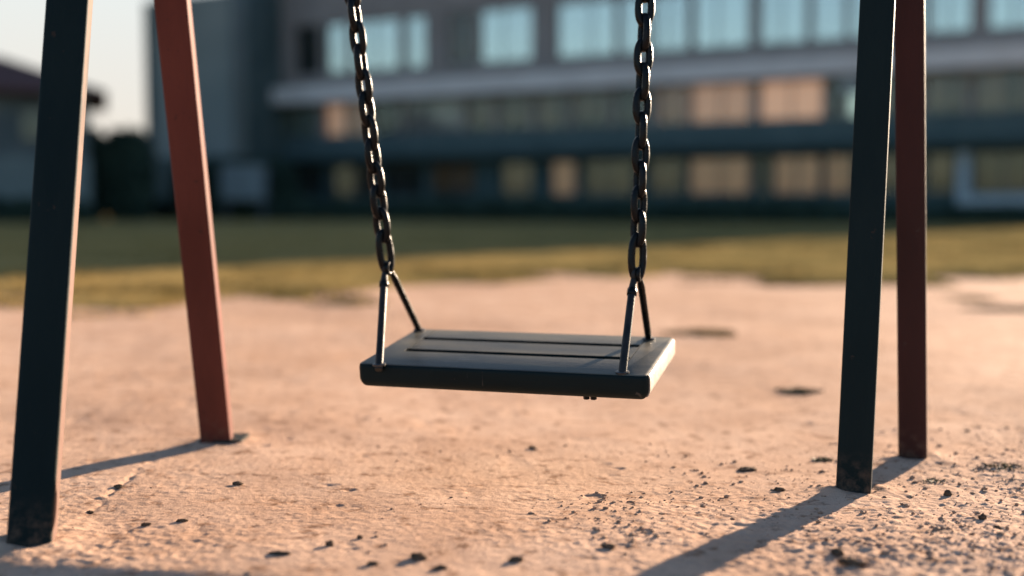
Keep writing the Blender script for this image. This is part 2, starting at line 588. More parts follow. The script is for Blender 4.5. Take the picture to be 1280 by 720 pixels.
N = 150000
ty = 5.6 + rng.random(N) ** 1.7 * 22
tx = rng.uniform(-0.62, 0.66, N) * ty
dd = lawn_depth(tx, ty)
thick = fbm(tx * 2.2, ty * 2.2, 71, 2)
keep = (dd > -0.25) & (rng.random(N) < np.clip(0.5 + dd * 0.5 + thick * 1.2, 0.03, 1))
tx, ty, dd, thick = tx[keep], ty[keep], dd[keep], thick[keep]
hh = np.clip(rng.uniform(0.03, 0.085, len(tx)) * (0.8 + thick), 0.015, 0.15) * np.clip(0.5 + dd, 0.4, 1.0)
V, Fb = blades(tx, ty, np.full(len(tx), 0.005), hh, rng.uniform(0.004, 0.010, len(tx)) * (0.6 + ty / 14), 0.6)
tag(quads('grass', V, Fb, M['turf']), kind='stuff')

# ------------------------------------------------------------------ loose grit and pebbles on the sand
ico = bmesh.new()
bmesh.ops.create_icosphere(ico, subdivisions=1, radius=1)
IV = np.array([v.co[:] for v in ico.verts])
IF = np.array([[v.index for v in f.verts] for f in ico.faces])
ico.free()
N = 42000
py_ = 1.5 + rng.random(N) ** 2.2 * 4.2
px_ = rng.uniform(-0.60, 0.60, N) * py_
cl = fbm(px_ * 2.4, py_ * 2.0, 81, 3) + 0.22 * np.clip(px_, -0.5, 1) - 0.26 * (py_ - 1.6)
keep = rng.random(N) < np.clip(-0.02 + cl * 1.25, 0.004, 1)
px_, py_ = px_[keep], py_[keep]
n = len(px_)
sr = 0.0012 + 0.0040 * rng.random(n) ** 6
sc = np.stack([sr * rng.uniform(.8, 1.6, n), sr * rng.uniform(.8, 1.4, n), sr * rng.uniform(.5, .9, n)], -1)
jit = 1 + rng.uniform(-.28, .28, (n, len(IV), 1))
V = IV[None] * jit * sc[:, None, :] + np.stack([px_, py_, sand_height(px_, py_) + sr * 0.35], -1)[:, None, :]
Fp = (IF[None] + (np.arange(n) * len(IV))[:, None, None]).reshape(-1, 3)
tag(quads('pebbles', V.reshape(-1, 3), Fp, M['stone']), kind='stuff')


def clod(name, px, py, w, d, h, m, label, group, seed, rz=0.0):
    """a crumbled lump of soil resting on the sand"""
    p = ground_at(px, py)
    bm = bmesh.new()
    bmesh.ops.create_icosphere(bm, subdivisions=4, radius=.82)
    from mathutils import noise as mn
    for v in bm.verts:
        q = v.co.copy()
        k = 1 + 0.42 * mn.noise(q * 1.7 + Vector((seed * 3.1, 0, 0))) + 0.24 * mn.noise(q * 4.3 + Vector((0, seed, 0))) + 0.12 * mn.noise(q * 10)
        v.co = Vector((q.x * k * w / 2, q.y * k * d / 2, q.z * k * h * 0.58))
    me = bpy.data.meshes.new(name)
    bm.to_mesh(me)
    bm.free()
    me.materials.append(m)
    me.polygons.foreach_set('use_smooth', [True] * len(me.polygons))
    o = link(name, me)
    o.location = (p.x, p.y, sz(p.x, p.y) + h * 0.22)
    o.rotation_euler = (0, 0, rz)
    return tag(o, label, 'clod' if 'clod' in name else 'bark chip', group)


G = 'dark lumps of soil on the sand'
CL = [
    (412, 688, .017, .013, .011, 'small rounded dark clod just right of the long bark chip'),
    (450, 679, .012, .010, .007, 'tiny dark crumb upslope of the rounded clod by the bark chip'),
    (466, 711, .022, .014, .009, 'flat dark clod at the bottom edge, right of the bark chip'),
    (523, 704, .030, .018, .014, 'crumbly dark clod on the sand below the left end of the seat'),
    (551, 716, .022, .012, .009, 'thin dark clod at the bottom edge under the seat'),
    (645, 707, .026, .016, .010, 'dark clod on the sand straight below the middle of the seat'),
    (760, 692, .027, .017, .009, 'flat dark clod beside the long shadow of the front right leg'),
    (1046, 697, .022, .020, .016, 'upright dark clod in the rough grit below the front right leg'),
    (1066, 711, .050, .020, .012, 'long dark ridge of soil in the grit at the bottom edge'),
    (1228, 649, .016, .013, .014, 'small upright dark clod in the grit at the right edge'),
    (1185, 618, .018, .015, .013, 'round dark clod on the sand in front of the rear right leg'),
    (1247, 661, .016, .012, .008, 'small flat dark clod, nearest of those by the right edge'),
    (974, 611, .024, .016, .009, 'brown clod on the sand left of the front right leg'),
    (933, 584, .045, .030, .010, 'wide crumbly clod left of the front right leg, farther back'),
    (148, 609, .022, .015, .011, 'dark clod at the end of the soil crack between the left legs'),
    (112, 637, .018, .011, .007, 'thin dark clod in the soil crack beside the front left leg'),
    (228, 652, .024, .011, .007, 'narrow dark clod on open sand between the left leg and seat'),
    (182, 656, .022, .010, .008, 'dark crumb on the sand right of the front left leg'),
    (297, 606, .024, .014, .008, 'brown clod on the sand in front of the rear left leg'),
    (665, 560, .020, .014, .008, 'single brown clod on smooth sand behind and below the seat'),
]
for i, (a, b_, w, d, h, lab) in enumerate(CL):
    clod('soil_clod', a, b_, w, d, h, M['clod'], lab, G, i + 1, random.uniform(-.4, .4))
clod('bark_chip', 350, 699, .040, .012, .008, M['bark'], 'long flat dark bark chip lying on the sand near the bottom edge', None, 77, -0.12)


# ------------------------------------------------------------------ low weeds on the sand
def weed(px, py, w, d, h, n, label, seed, m='weed'):
    g = np.random.default_rng(seed)
    p = ground_at(px, py)
    a = g.uniform(0, 2 * np.pi, n)
    r = np.sqrt(g.random(n)) * (0.8 + 0.25 * np.sin(a * 3 + seed))
    x, y = np.cos(a) * r * w / 2, np.sin(a) * r * d / 2
    z = np.array([sz(p.x + i, p.y + j) for i, j in zip(x, y)]) - 0.003
    V, Fw = blades(x, y, z, h * g.uniform(.4, 1.1, n) * (1.15 - 0.6 * r), g.uniform(.003, .007, n), 1.1)
    o = quads('weed_tuft', V, Fw, M[m], loc=(p.x, p.y, 0))
    tag(o, label, 'weed', 'low weeds growing on the sand')


weed(998, 489, .16, .11, .018, 420, 'low dark weed mat on the sand between seat and front right leg', 1)
weed(1027, 572, .055, .05, .011, 140, 'small dark weed tuft touching the left side of the front right leg', 2)
weed(1255, 584, (.17), .11, .009, 300, 'broad sparse weed mat at the right edge of the sand', 3)
weed(1168, 600, .075, .05, .008, 130, 'small sparse weed at the foot of the rear right leg', 4)
weed(880, 418, .40, .36, .024, 1100, 'long pale weed strip on the sand beyond the right end of the seat', 5, 'turf')
weed(1258, 388, .55, .25, .035, 620, 'dense weed patch on the sand near the lawn, by the right edge', 6)
weed(1215, 375, .40, .45, .03, 420, 'thin weed patch just in front of the lawn, right of the rear leg', 7, 'turf')

# ------------------------------------------------------------------ swing frame
BASE = dict(FL=ground_at(40, 675), FR=ground_at(1067, 612), RL=ground_at(272, 553), RR=ground_at(1141, 572))
APL, APR = at_depth(140, -730, 2.255), at_depth(1132, -711, 2.34)
APL.z = APR.z = 2.08
fr = empty('swing_stand', (0.0, 2.29, 0))
tag(fr, 'tall metal swing frame with two dark front legs and two red rear legs', 'swing stand')


def leg(key, top, width, deep, yaw, mats, label):
    b = BASE[key]
    ax = (top - b).normalized()
    base = b - ax * 0.16
    L_ = (top - base).length
    z = ax
    x = Vector((math.cos(yaw), math.sin(yaw), 0))
    x = (x - z * x.dot(z)).normalized()
    y = z.cross(x)
    Mx = Matrix((x, y, z)).transposed().to_4x4()
    Mx.translation = base
    bm = bmesh.new()
    bmesh.ops.create_cube(bm, size=1)
    for v in bm.verts:
        v.co = Vector((v.co.x * width, v.co.y * deep, (v.co.z + 0.5) * L_))
    bm.normal_update()
    if len(mats) > 1:
        for f in bm.faces:
            f.material_index = 1 if f.normal.x > 0.9 else 0
    # rings along the length so the steel can be slightly uneven
    bmesh.ops.bevel(bm, geom=[e for e in bm.edges if abs((e.verts[0].co - e.verts[1].co).z) > 0.5], offset=0.006, segments=4, profile=0.5, affect='EDGES')
    me = bpy.data.meshes.new('leg')
    bm.to_mesh(me)
    bm.free()
    for m in mats:
        me.materials.append(m)
    me.polygons.foreach_set('use_smooth', [True] * len(me.polygons))
    me.set_sharp_from_angle(angle=R(40))
    o = link('leg', me, fr)
    bpy.context.view_layer.update()
    o.matrix_world = Mx
    tag(o, label)
    return o


bpy.context.view_layer.update()
leg('FL', APL, .070, .070, R(15.3), [M['blackpaint'], M['wornside']], 'dark front leg with a worn rust brown side')
leg('FR', APR, .066, .042, R(-20.0), [M['blackpaint']], 'dark front leg on the right')
leg('RL', APL, .070, .055, R(6.5), [M['redpaint']], 'red rear leg on the left')
leg('RR', APR, .060, .042, R(-21), [M['maroon']], 'dull maroon rear leg on the right')
ax = (APR - APL).normalized()
MB().tube([APL - ax * .14, APL - ax * .139, APR + ax * .139, APR + ax * .14], .045, 24).build('crossbar', M['blackpaint'], fr).matrix_parent_inverse = fr.matrix_world.inverted()
for A in (APL, APR):
    b = MB()
    b.tube([A - ax * .055, A + ax * .055], .060, 24)
    o = b.build('corner_bracket', M['blackpaint'], fr)
    o.matrix_parent_inverse = fr.matrix_world.inverted()
fp = MB()
b0 = BASE['RL']
fp.box(b0.x - .035, b0.x + .062, b0.y - .03, b0.y + .06, -.03, sz(b0.x, b0.y) + .010)
o = fp.build('foot_plate', M['blackpaint'], fr)
o.matrix_parent_inverse = fr.matrix_world.inverted()

# ------------------------------------------------------------------ swing: seat, rods, chains
YAW, PITCH = R(-17.1), R(6.94)
SC = Vector((0.0167, 2.3, 0.2609))
SM = Matrix.Translation(SC) @ Matrix.Rotation(YAW, 4, 'Z') @ Matrix.Rotation(PITCH, 4, 'X')
SW, SD, ST = 0.590, 0.322, 0.0500
sw = empty('swing', SC)
tag(sw, 'black slatted plank swing seat hanging on two dark chains', 'swing')
bpy.context.view_layer.update()


def seat_outline(w, d, r, n=6):
    pts = []
    for cx, cy, a0 in ((w / 2 - r, d / 2 - r, 0), (-w / 2 + r, d / 2 - r, 90), (-w / 2 + r, -d / 2 + r, 180), (w / 2 - r, -d / 2 + r, 270)):
        for k in range(n + 1):
            a = R(a0 + 90 * k / n)
            pts.append((cx + r * math.cos(a), cy + r * math.sin(a)))
    return pts


PROFILE = [(-ST, .019)] + [(-ST + .021 * (1 - math.sin(a)), .019 * (1 - math.cos(a))) for a in np.linspace(math.pi / 2 - .25, 0, 6)] + [(-.009, 0), (-.004, .0009), (-.0013, .003), (0, .0065)]


def seat_mesh():
    # rings from the underside to the top: (inset, z)
    e = 0.009
    rings = [(ins, z) for z, ins in PROFILE]
    bm = bmesh.new()
    prev = None
    first = None
    for ins, z in rings:
        ring = [bm.verts.new((x, y, z)) for x, y in seat_outline(SW - 2 * ins, SD - 2 * ins, max(.015 - ins, .003))]
        if prev:
            for i in range(len(ring)):
                j = (i + 1) % len(ring)
                bm.faces.new((prev[i], prev[j], ring[j], ring[i]))
        else:
            bm.faces.new(list(reversed(ring)))
        prev = ring
    bm.faces.new(prev)
    bm.normal_update()
    me = bpy.data.meshes.new('seat')
    bm.to_mesh(me)
    bm.free()
    return me


seat = link('seat', seat_mesh(), sw)
seat.data.materials.append(M['seat'])
cut = MB()
cut.box(-.243, .236,  .0580, .0800, -.018, .02)          # slot between back and middle board
cut.box(-.240, .236, -.0470, -.0250, -.018, .02)        # slot between middle and front board
cut.box(-.2405, -.2380, -.0240, .0570, -.0022, .02)      # end joints of the boards
cut.box(-.2425, -.2400, .0810, .20, -.0022, .02)
cut.box(.2370, .2390, -.20, .20, -.0018, .02)
co = cut.build('cutter', M['seat'], sw)
md = seat.modifiers.new('slots', 'BOOLEAN')
md.object = co
md.solver = 'EXACT'
md.use_self = True
dg = bpy.context.evaluated_depsgraph_get()
nm = bpy.data.meshes.new_from_object(seat.evaluated_get(dg))
seat.modifiers.clear()
seat.data = nm
nm.name = 'seat'
cm = co.data
bpy.data.objects.remove(co)
bpy.data.meshes.remove(cm)
bmx = bmesh.new()
bmx.from_mesh(nm)
bmesh.ops.recalc_face_normals(bmx, faces=bmx.faces)
bmx.to_mesh(nm)
bmx.free()
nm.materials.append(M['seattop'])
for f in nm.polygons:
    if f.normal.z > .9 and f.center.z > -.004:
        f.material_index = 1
nm.polygons.foreach_set('use_smooth', [True] * len(nm.polygons))
nm.set_sharp_from_angle(angle=R(32))
seat.matrix_world = SM
tag(seat, 'black plank seat of three boards, sheen painted grey on top')

# pale strip added to paint sunlight on the right end of the plank
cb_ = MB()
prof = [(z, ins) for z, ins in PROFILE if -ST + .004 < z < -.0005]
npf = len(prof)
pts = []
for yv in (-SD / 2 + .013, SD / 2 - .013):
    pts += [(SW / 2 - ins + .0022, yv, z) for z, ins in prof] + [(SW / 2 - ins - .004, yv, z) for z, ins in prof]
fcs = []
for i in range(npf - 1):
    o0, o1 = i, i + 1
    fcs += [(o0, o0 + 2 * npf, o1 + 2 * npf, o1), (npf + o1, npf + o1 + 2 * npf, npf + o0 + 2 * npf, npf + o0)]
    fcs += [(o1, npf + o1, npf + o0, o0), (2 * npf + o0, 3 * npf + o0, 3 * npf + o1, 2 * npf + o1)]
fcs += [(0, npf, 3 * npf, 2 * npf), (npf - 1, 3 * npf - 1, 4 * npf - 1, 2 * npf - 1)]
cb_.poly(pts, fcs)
ec = cb_.build('sunlit_end_strip', M['sunlit_end'], sw, smooth=True)
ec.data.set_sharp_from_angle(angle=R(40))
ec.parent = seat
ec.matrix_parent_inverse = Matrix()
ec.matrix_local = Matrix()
tag(ec, 'pale strip of painted sunlight on the right end of the seat')


def on_seat(x, y):
    n = SM.to_3x3() @ Vector((0, 0, 1))
    r = ray(x, y)
    return EYE + r * (n.dot(SC - EYE) / n.dot(r))


def sub(o, parent):
    """parent keeping the world-space coordinates of the mesh"""
    bpy.context.view_layer.update()
    mw = o.matrix_world.copy()
    o.parent = parent
    o.matrix_parent_inverse = parent.matrix_world.inverted()
    o.matrix_world = mw
    return o


up_s = SM.to_3x3() @ Vector((0, 0, 1))
ENDS = {}
for side, fb, bb, apx in (('l', (474, 456), (524, 413), (484, 335)), ('r', (778, 466), (811, 424), (796, 343))):
    pf, pb = on_seat(*fb), on_seat(*bb)
    Y = (pf.y + pb.y) / 2
    A = at_depth(*apx, Y)
    ENDS[side] = A
    side_v = SM.to_3x3() @ Vector((1, 0, 0))
    for k, (q, rad, m) in enumerate(((pf, .0080, M['rod']), (pb, .0074, M['steel']))):
        d = (A - q).normalized()
        lat = side_v * (.0045 if k else -.0045)
        t = MB()
        t.tube([q - d * .012, q - d * .011, q + d * .004, A - d * .034 + lat, A - d * .012 + lat], [rad * .9, rad, rad, rad, rad * .75], 16)
        # flattened eye that hangs on the shackle
        yv = d.cross(side_v).normalized()
        c = A + lat
        t.tube([c + (d * math.cos(a) + yv * math.sin(a)) * .0115 for a in np.linspace(0, 2 * math.pi, 20, endpoint=False)], .0046, 10, closed=True)
        rod = sub(t.build('hanger_rod', m, None, smooth=True), sw)
        rod.data.set_sharp_from_angle(angle=R(50))
        if k == 0:
            s = MB()
            s.tube([A - d * .050 + lat * .9, A - d * .049 + lat * .9, A - d * .036 + lat, A - d * .035 + lat], [.0085, .0100, .0100, .0085], 16)
            sub(s.build('collar', M['steel'], None, smooth=True), rod)
        s = MB()
        s.tube([q - up_s * .001, q + up_s * .0025, q + up_s * .0035], [.0135, .0135, .010], 18)
        sub(s.build('washer', M['bolt'], None), rod)

# bolt end sticking out below the front edge
p = SM @ Vector((.180, -SD / 2 + .022, -ST))
s = MB()
for dx in (-.008, .006):
    q = p + (SM.to_3x3() @ Vector((dx, 0, 0)))
    s.tube([q + up_s * .004, q - up_s * .006], .0062, 6)
sub(s.build('bolt', M['steel'], None), seat)


def link_mesh(name, inner, wid, wire):
    b = MB()
    pts = []
    r = wid / 2 - wire / 2
    hl = inner / 2 + wire / 2
    for a in np.linspace(0, 2 * math.pi, 24, endpoint=False):     # a slightly oval forged link
        c, q = math.cos(a), math.sin(a)
        pts.append((r * math.copysign(abs(c) ** .88, c), 0, hl * math.copysign(abs(q) ** .92, q)))
    b.tube(pts, wire / 2, 10, closed=True)
    me = bpy.data.meshes.new(name)
    me.from_pydata(b.v, [], b.f)
    me.materials.append(M['steel'])
    me.polygons.foreach_set('use_smooth', [True] * len(me.polygons))
    return me


LM = link_mesh('link', .0485, .0410, .0152)
SHM = link_mesh('shackle', .070, .0420, .0150)
for side, img_top, lab in (('l', (443, 0), 'leaning dark chain on the left'), ('r', (806, 0), 'nearly upright dark chain on the right')):
    A = ENDS[side]
    # the straight chain seen through A and img_top meets the crossbar
    r = ray(*img_top)
    nrm = r.cross(A - EYE)
    t = nrm.dot(EYE - APL) / nrm.dot(APR - APL)
    T = APL + (APR - APL) * t - Vector((0, 0, .075))
    ch = empty('chain', A)
    sub(ch, sw)
    tag(ch, lab)
    z = (T - A).normalized()
    x0 = Vector((1, 0, 0))
    x0 = (x0 - z * x0.dot(z)).normalized()
    y0 = z.cross(x0)

    def put(me, name, dist, ang):
        o = bpy.data.objects.new(name, me)
        col.objects.link(o)
        x = x0 * math.cos(ang) + y0 * math.sin(ang)
        y = z.cross(x)
        mw = Matrix((x, y, z)).transposed().to_4x4()
        mw.translation = A + z * dist
        o.parent = ch
        o.matrix_parent_inverse = Matrix.Translation(-A)
        o.matrix_basis = mw
        return o
    put(SHM, 'shackle', .0345, R(40 if side == 'l' else 25))
    d0, k, pitch = .0345 + .033 + .0485 / 2, 0, .0485
    tot = (T - A).length
    while d0 < tot + .01:
        o = put(LM, 'link', d0, R((143 if side == 'l' else 126) + 90 * k + (1.6 if side == 'l' else -3.2) * k + random.uniform(-11, 11)))
        d0 += pitch
        k += 1
    # hanger hook over the crossbar
    hk = MB()
    c = T + Vector((0, 0, .075))
    hk.tube([c + (Vector((0, 1, 0)) * math.cos(a) + Vector((0, 0, 1)) * math.sin(a)) * .052 for a in np.linspace(-math.pi / 2, 1.5 * math.pi, 28, endpoint=False)], .007, 10, closed=True)
    sub(hk.build('hanger_hook', M['steel'], None, smooth=True), sw)

# ------------------------------------------------------------------ apartment building far behind
S = 1.5
ZL = 42.8 * S
PL = Vector(((340 - 640) / F * ZL, ZL, 0))
ZRr = 31.1 * S
PR = Vector(((1280 - 640) / F * ZRr, ZRr, 0))
ub = (PR - PL).normalized()
nb = Vector((-ub.y, ub.x, 0))              # away from the camera
ang = math.atan2(ub.y, ub.x)
bd = empty('apartment_building', PL, ang)
tag(bd, 'long grey apartment building with rows of windows and a pale ledge', 'building')
bpy.context.view_layer.update()


def fu(px):
    r = ray(px, YH)
    n = nb
    P = EYE + r * (n.dot(PL - EYE) / n.dot(r))
    return (P - PL).dot(ub)


UEND = fu(1440)
ROWS = dict(upper=(8.05, 10.75), middle=(4.60, 6.42), lower=(1.25, 2.98))
WIN = dict(
    upper=[(372, 402, 'dark'), (408, 434, 'pale'), (438, 500, 'mid'), (508, 532, 'pale'), (560, 596, 'brown'), (600, 664, 'bright'), (695, 767, 'bright'), (772, 806, 'mid'), (812, 857, 'mid'), (864, 933, 'bright'), (946, 1004, 'bright'), (1010, 1052, 'mid'), (1056, 1104, 'bright'), (1112, 1150, 'mid'), (1156, 1208, 'bright'), (1228, 1292, 'bright'), (1304, 1364, 'mid'), (1376, 1430, 'bright')],
    middle=[(348, 398, 'pale'), (406, 432, 'peach'), (435, 456, 'peachdim'), (464, 500, 'dark'), (506, 576, 'grey'), (583, 616, 'brown'), (623, 663, 'brown'), (670, 708, 'brown'), (715, 760, 'brown'), (767, 808, 'dark'), (820, 856, 'peachdim'), (861, 936, 'peach'), (946, 1026, 'peachbright'), (1032, 1051, 'dark'), (1056, 1076, 'pale'), (1083, 1144, 'brown'), (1152, 1204, 'brown'), (1213, 1282, 'brown'), (1292, 1360, 'brown'), (1370, 1430, 'dark')],
    lower=[(356, 404, 'dark'), (414, 470, 'dark'), (480, 528, 'dark'), (538, 592, 'brown'), (626, 664, 'brown'), (688, 718, 'peachdim'), (730, 792, 'dark'), (812, 852, 'brown'), (860, 936, 'peachdim'), (946, 960, 'dark'), (965, 1024, 'peachdim'), (1030, 1066, 'peachdim'), (1090, 1146, 'brown'), (1156, 1192, 'brown'), (1216, 1290, 'dark'), (1304, 1364, 'brown'), (1376, 1430, 'dark')],
)
ROOFZ = 13.3
w = MB()      # upper wall: piers and spandrels
lw = MB()     # dark ground floor
sp = MB()     # slate spandrels


def row(mb, key, mi=0):
    z0, z1 = ROWS[key]
    prev = 0.0
    for a, b_, kd in WIN[key]:
        u0, u1 = fu(a), fu(b_)
        if u0 - prev > 0.02:
            mb.box(prev, u0, 0, .42, z0, z1, mi)
        prev = u1
    mb.box(prev, UEND, 0, .42, z0, z1, mi)


UST = fu(800)
ROOFL = 10.95  # lower roof out of view, shaped to let sun reach the grass
w.box(0, UST, 0, .9, 10.75, ROOFZ)
w.box(UST, UEND, 0, .9, 10.75, ROOFL)
row(w, 'upper')
w.box(0, UEND, 0, .9, 7.30, 8.05)
row(w, 'middle')
w.build('wall', M['concrete'], bd)
sp.box(0, UEND, .02, .9, 3.62, 4.60)
sp.build('spandrel', M['spandrel'], bd)
row(lw, 'lower')
lw.box(0, UEND, 0, .9, 2.98, 3.62)
lw.box(0, UEND, 0, .9, -.2, 1.25)
lw.build('ground_floor_wall', M['darkclad'], bd)
MB().box(-.1, UEND + .1, -.95, .9, 6.42, 7.30).build('ledge', M['band'], bd)
MB().box(-.1, UEND + .1, -1.1, -.003, 3.20, 3.60).build('canopy', M['darkclad'], bd)
MB().box(0, UST, 1.0, 13, -.2, ROOFZ - .003).box(UST + .003, UEND, 1.0, 13, -.2, ROOFL - .003).box(0, .4, .903, .997, -.2, ROOFZ - .3).box(UEND - .4, UEND, .903, .997, -.2, ROOFL - .3).build('rear_block', M['interior'], bd)
MB().box(-.25, UST + .1, -.25, 13.2, ROOFZ, ROOFZ + .22).box(UST + .11, UEND + .25, -.2, 13.2, ROOFL, ROOFL + .18).build('roof', M['band'], bd)


def window(parent, u0, u1, z0, z1, kind, y=.16, fm='wframe', bars=True):
    f = MB()
    t, d = .07, .09
    f.box(u0, u0 + t, y, y + d, z0, z1).box(u1 - t, u1, y, y + d, z0, z1)
    f.box(u0 + t, u1 - t, y, y + d, z0, z0 + t).box(u0 + t, u1 - t, y, y + d, z1 - t, z1)
    if u1 - u0 > 1.5 and bars:
        c = (u0 + u1) / 2 + random.choice((-.15, 0, .2)) * (u1 - u0) / 2
        f.box(c - .035, c + .035, y + .004, y + d - .004, z0 + t, z1 - t)
    o = f.build('window', M[fm], parent)
    MB().box(u0 + .05, u1 - .05, y + .035, y + .05, z0 + .05, z1 - .05).build('pane', M['mirror' if kind in ('bright', 'mid', 'pale') else 'pane'], o)
    bl = MB()
    # curtain with folds, drawn to a different width in every window
    zt = z0 + .06 if kind != 'brown' else z0 + .06 + random.uniform(0, .4) * (z1 - z0)
    span = [(u0 + .03, u1 - .03)]
    if kind in ('bright', 'mid', 'pale', 'brown', 'peachdim') and u1 - u0 > 1.2:
        g0 = u0 + (u1 - u0) * random.uniform(.25, .7)
        g1 = g0 + (u1 - u0) * random.choice((.02, .06, .14, .22))
        span = [(u0 + .03, g0), (min(g1, u1 - .25), u1 - .03)]
    for c0, c1 in span:
        n = max(6, int((c1 - c0) * 9))
        us = np.linspace(c0, c1, n)
        pts, fc = [], []
        for i, u in enumerate(us):
            yy = y + .17 + .03 * math.sin(i * 2.1 + u0) + .012 * math.sin(i * 5.3)
            pts += [(u, yy, zt), (u, yy, z1 - .03), (u, yy + .01, zt), (u, yy + .01, z1 - .03)]
        for i in range(n - 1):
            q = i * 4
            fc += [(q, q + 4, q + 5, q + 1), (q + 2, q + 3, q + 7, q + 6)]
        bl.poly(pts, fc)
    bl.build('curtain', M['blind_' + kind], o, smooth=True)
    return o


for key, (z0, z1) in ROWS.items():
    for a, b_, kd in WIN[key]:
        window(bd, fu(a), fu(b_), z0, z1, kd)
# pale entrance frame in the ground floor on the right
u0, u1 = fu(1196), fu(1300)
MB().box(u0, u0 + .5, -.35, -.004, .1, 2.98).box(u0 + .5, u1, -.34, -.005, .78, 1.18).build('entrance_frame', M['wwhite'], bd)
# small white box under the ledge
uu = fu(1064)
MB().box(uu - .45, uu + .45, -.45, -.004, 5.75, 6.30).build('wall_box', M['wwhite'], bd)

# stair tower standing forward at the left end
tl = -1.0
TWF = -2.85 * S                            # its front face, forward of the facade


def fu_t(px):
    r = ray(px, YH)
    P0 = PL + nb * TWF
    P = EYE + r * (nb.dot(P0 - EYE) / nb.dot(r))
    return (P - PL).dot(ub)


ta, tb = fu_t(198), fu_t(292)
TZ = 12.05
MB().box(ta, tb, TWF, 9, 3.4, TZ).build('stair_tower_wall', M['tower'], bd)
MB().box(fu_t(181), ta - .003, TWF + .25, 9, -.2, TZ - .05).build('corner_fin', M['darkclad'], bd)
b = MB()
b.box(tb + .003, .0, TWF + 1.2, 6, -.2, ROOFZ + .5)
b.build('stair_return_wall', M['spandrel'], bd)
b = MB()
wa, wb_ = fu_t(272), fu_t(334)
b.box(ta, tb + .0, TWF - .25, 8.9, -.2, 3.397)
b.build('tower_base', M['darkclad'], bd)

# ------------------------------------------------------------------ grey cabinet in front of the dark base
p = at_depth(306, 270, 52)
cb = empty('utility_cabinet', (p.x, p.y, 0), ang * .6)
tag(cb, 'pale grey metal cabinet on legs in front of the dark hedge', 'cabinet')
MB().box(-1.05, 1.05, -.3, .3, 1.0, 2.55).box(-1.1, 1.1, -.36, .36, 2.55, 2.63).build('body', M['cabinet'], cb)
for dx in (-.53, .53):
    d_ = MB().box(dx - .49, dx + .49, -.335, -.303, 1.06, 2.50).build('door', M['cabinet'], cb)
    MB().box(dx + (.36 if dx < 0 else -.40), dx + (.40 if dx < 0 else -.36), -.365, -.338, 1.65, 1.95).build('handle', M['wframe'], d_)
for dx in (-.95, .95):
    MB().box(dx - .06, dx + .06, -.2, .2, -.05, .997).build('leg', M['wframe'], cb)

# ------------------------------------------------------------------ house with a hipped roof on the left
HD = 46.0
eR = at_depth(131, 113, HD)
hx1 = eR.x - .75
hz = eR.z
hs = empty('house', (hx1, HD, 0), R(20))
tag(hs, 'grey house with a dark maroon hipped roof and chimney', 'house')
HW = 13.0
MB().box(-HW, 0, .9, 7.8, -.2, hz - .08).build('wall', M['housewall'], hs)
rb = MB()
e0, e1, f0, f1 = -HW - .8, .8, .0, 8.6
rh = hz + 1.75
rb.poly([(e0, f0, hz), (e1, f0, hz), (e1, f1, hz), (e0, f1, hz), (e0 + 4.3, 4.3, rh), (e1 - 4.3, 4.3, rh),
         (e0, f0, hz - .16), (e1, f0, hz - .16), (e1, f1, hz - .16), (e0, f1, hz - .16)],
        [(0, 1, 5, 4), (1, 2, 5), (2, 3, 4, 5), (3, 0, 4), (6, 7, 1, 0), (7, 8, 2, 1), (8, 9, 3, 2), (9, 6, 0, 3), (9, 8, 7, 6)])
rf = rb.build('roof', M['roof'], hs)
cx = at_depth(-6, 60, HD + 2.0).x - hx1
MB().box(cx - .45, cx + .45, 4.0, 4.8, hz + 1.2, at_depth(0, 48, HD + 2.0).z).build('chimney', M['housewall'], rf)
for a, b_ in ((-2.6, -1.2), (-5.6, -4.0)):
    window(hs, a, b_, 3.3, 4.7, 'dark', y=.83, bars=False)
MB().box(-HW, 0.06, .78, .897, 0, 2.7).build('lower_cladding', M['tower'], hs)


# ------------------------------------------------------------------ hedges and shrubs
def foliage(name, x0, x1, d0, z1, thick, label, cat, group, nleaf, seed, rough=.35, lsize=.16, rz=0.0, stems=True, taper=False):
    g = np.random.default_rng(seed)
    cx_, L_ = (x0 + x1) / 2, (x1 - x0)
    root = empty(name, (cx_, d0, 0), rz)
    tag(root, label, cat, group)
    # uneven outline: several overlapping clump centres
    nc = max(4, int(L_ * 1.6))
    cxs = np.linspace(-L_ / 2 + .3, L_ / 2 - .3, nc) + g.uniform(-.2, .2, nc) if nc > 1 else np.zeros(1)
    tops = z1 * g.uniform(1 - rough, 1.0, nc)
    ci = g.integers(0, nc, nleaf)
    u = g.normal(0, 1, (nleaf, 3))
    u /= np.linalg.norm(u, axis=1)[:, None]
    rad = g.uniform(.55, 1.05, nleaf) ** .6
    half = tops[ci] / 2
    P = np.stack([cxs[ci] + u[:, 0] * rad * max(.55, L_ / nc * .95), u[:, 1] * rad * thick / 2, half + u[:, 2] * rad * half], -1)
    a = g.normal(0, 1, (nleaf, 3))
    a /= np.linalg.norm(a, axis=1)[:, None]
    b = np.cross(a, g.normal(0, 1, (nleaf, 3)))
    b /= np.linalg.norm(b, axis=1)[:, None]
    s = lsize * g.uniform(.6, 1.3, (nleaf, 1))
    V = np.stack([P - a * s, P - b * s * .45, P + a * s, P + b * s * .45], 1).reshape(-1, 3)
    V[:, 2] = np.maximum(V[:, 2], .0)
    quads('foliage', V, np.arange(nleaf * 4).reshape(-1, 4), M['leaf'], root)
    if stems:
        t = MB()
        for c, tp in zip(cxs, tops):
            t.tube([(c, 0, -.1), (c + .04, .03, tp * .35), (c - .05, -.02, tp * .7)], [.07, .05, .02], 7)
        t.build('stem', M['wood'], root)
    return root


def gx_(px, d):
    return (px - 640) / F * d


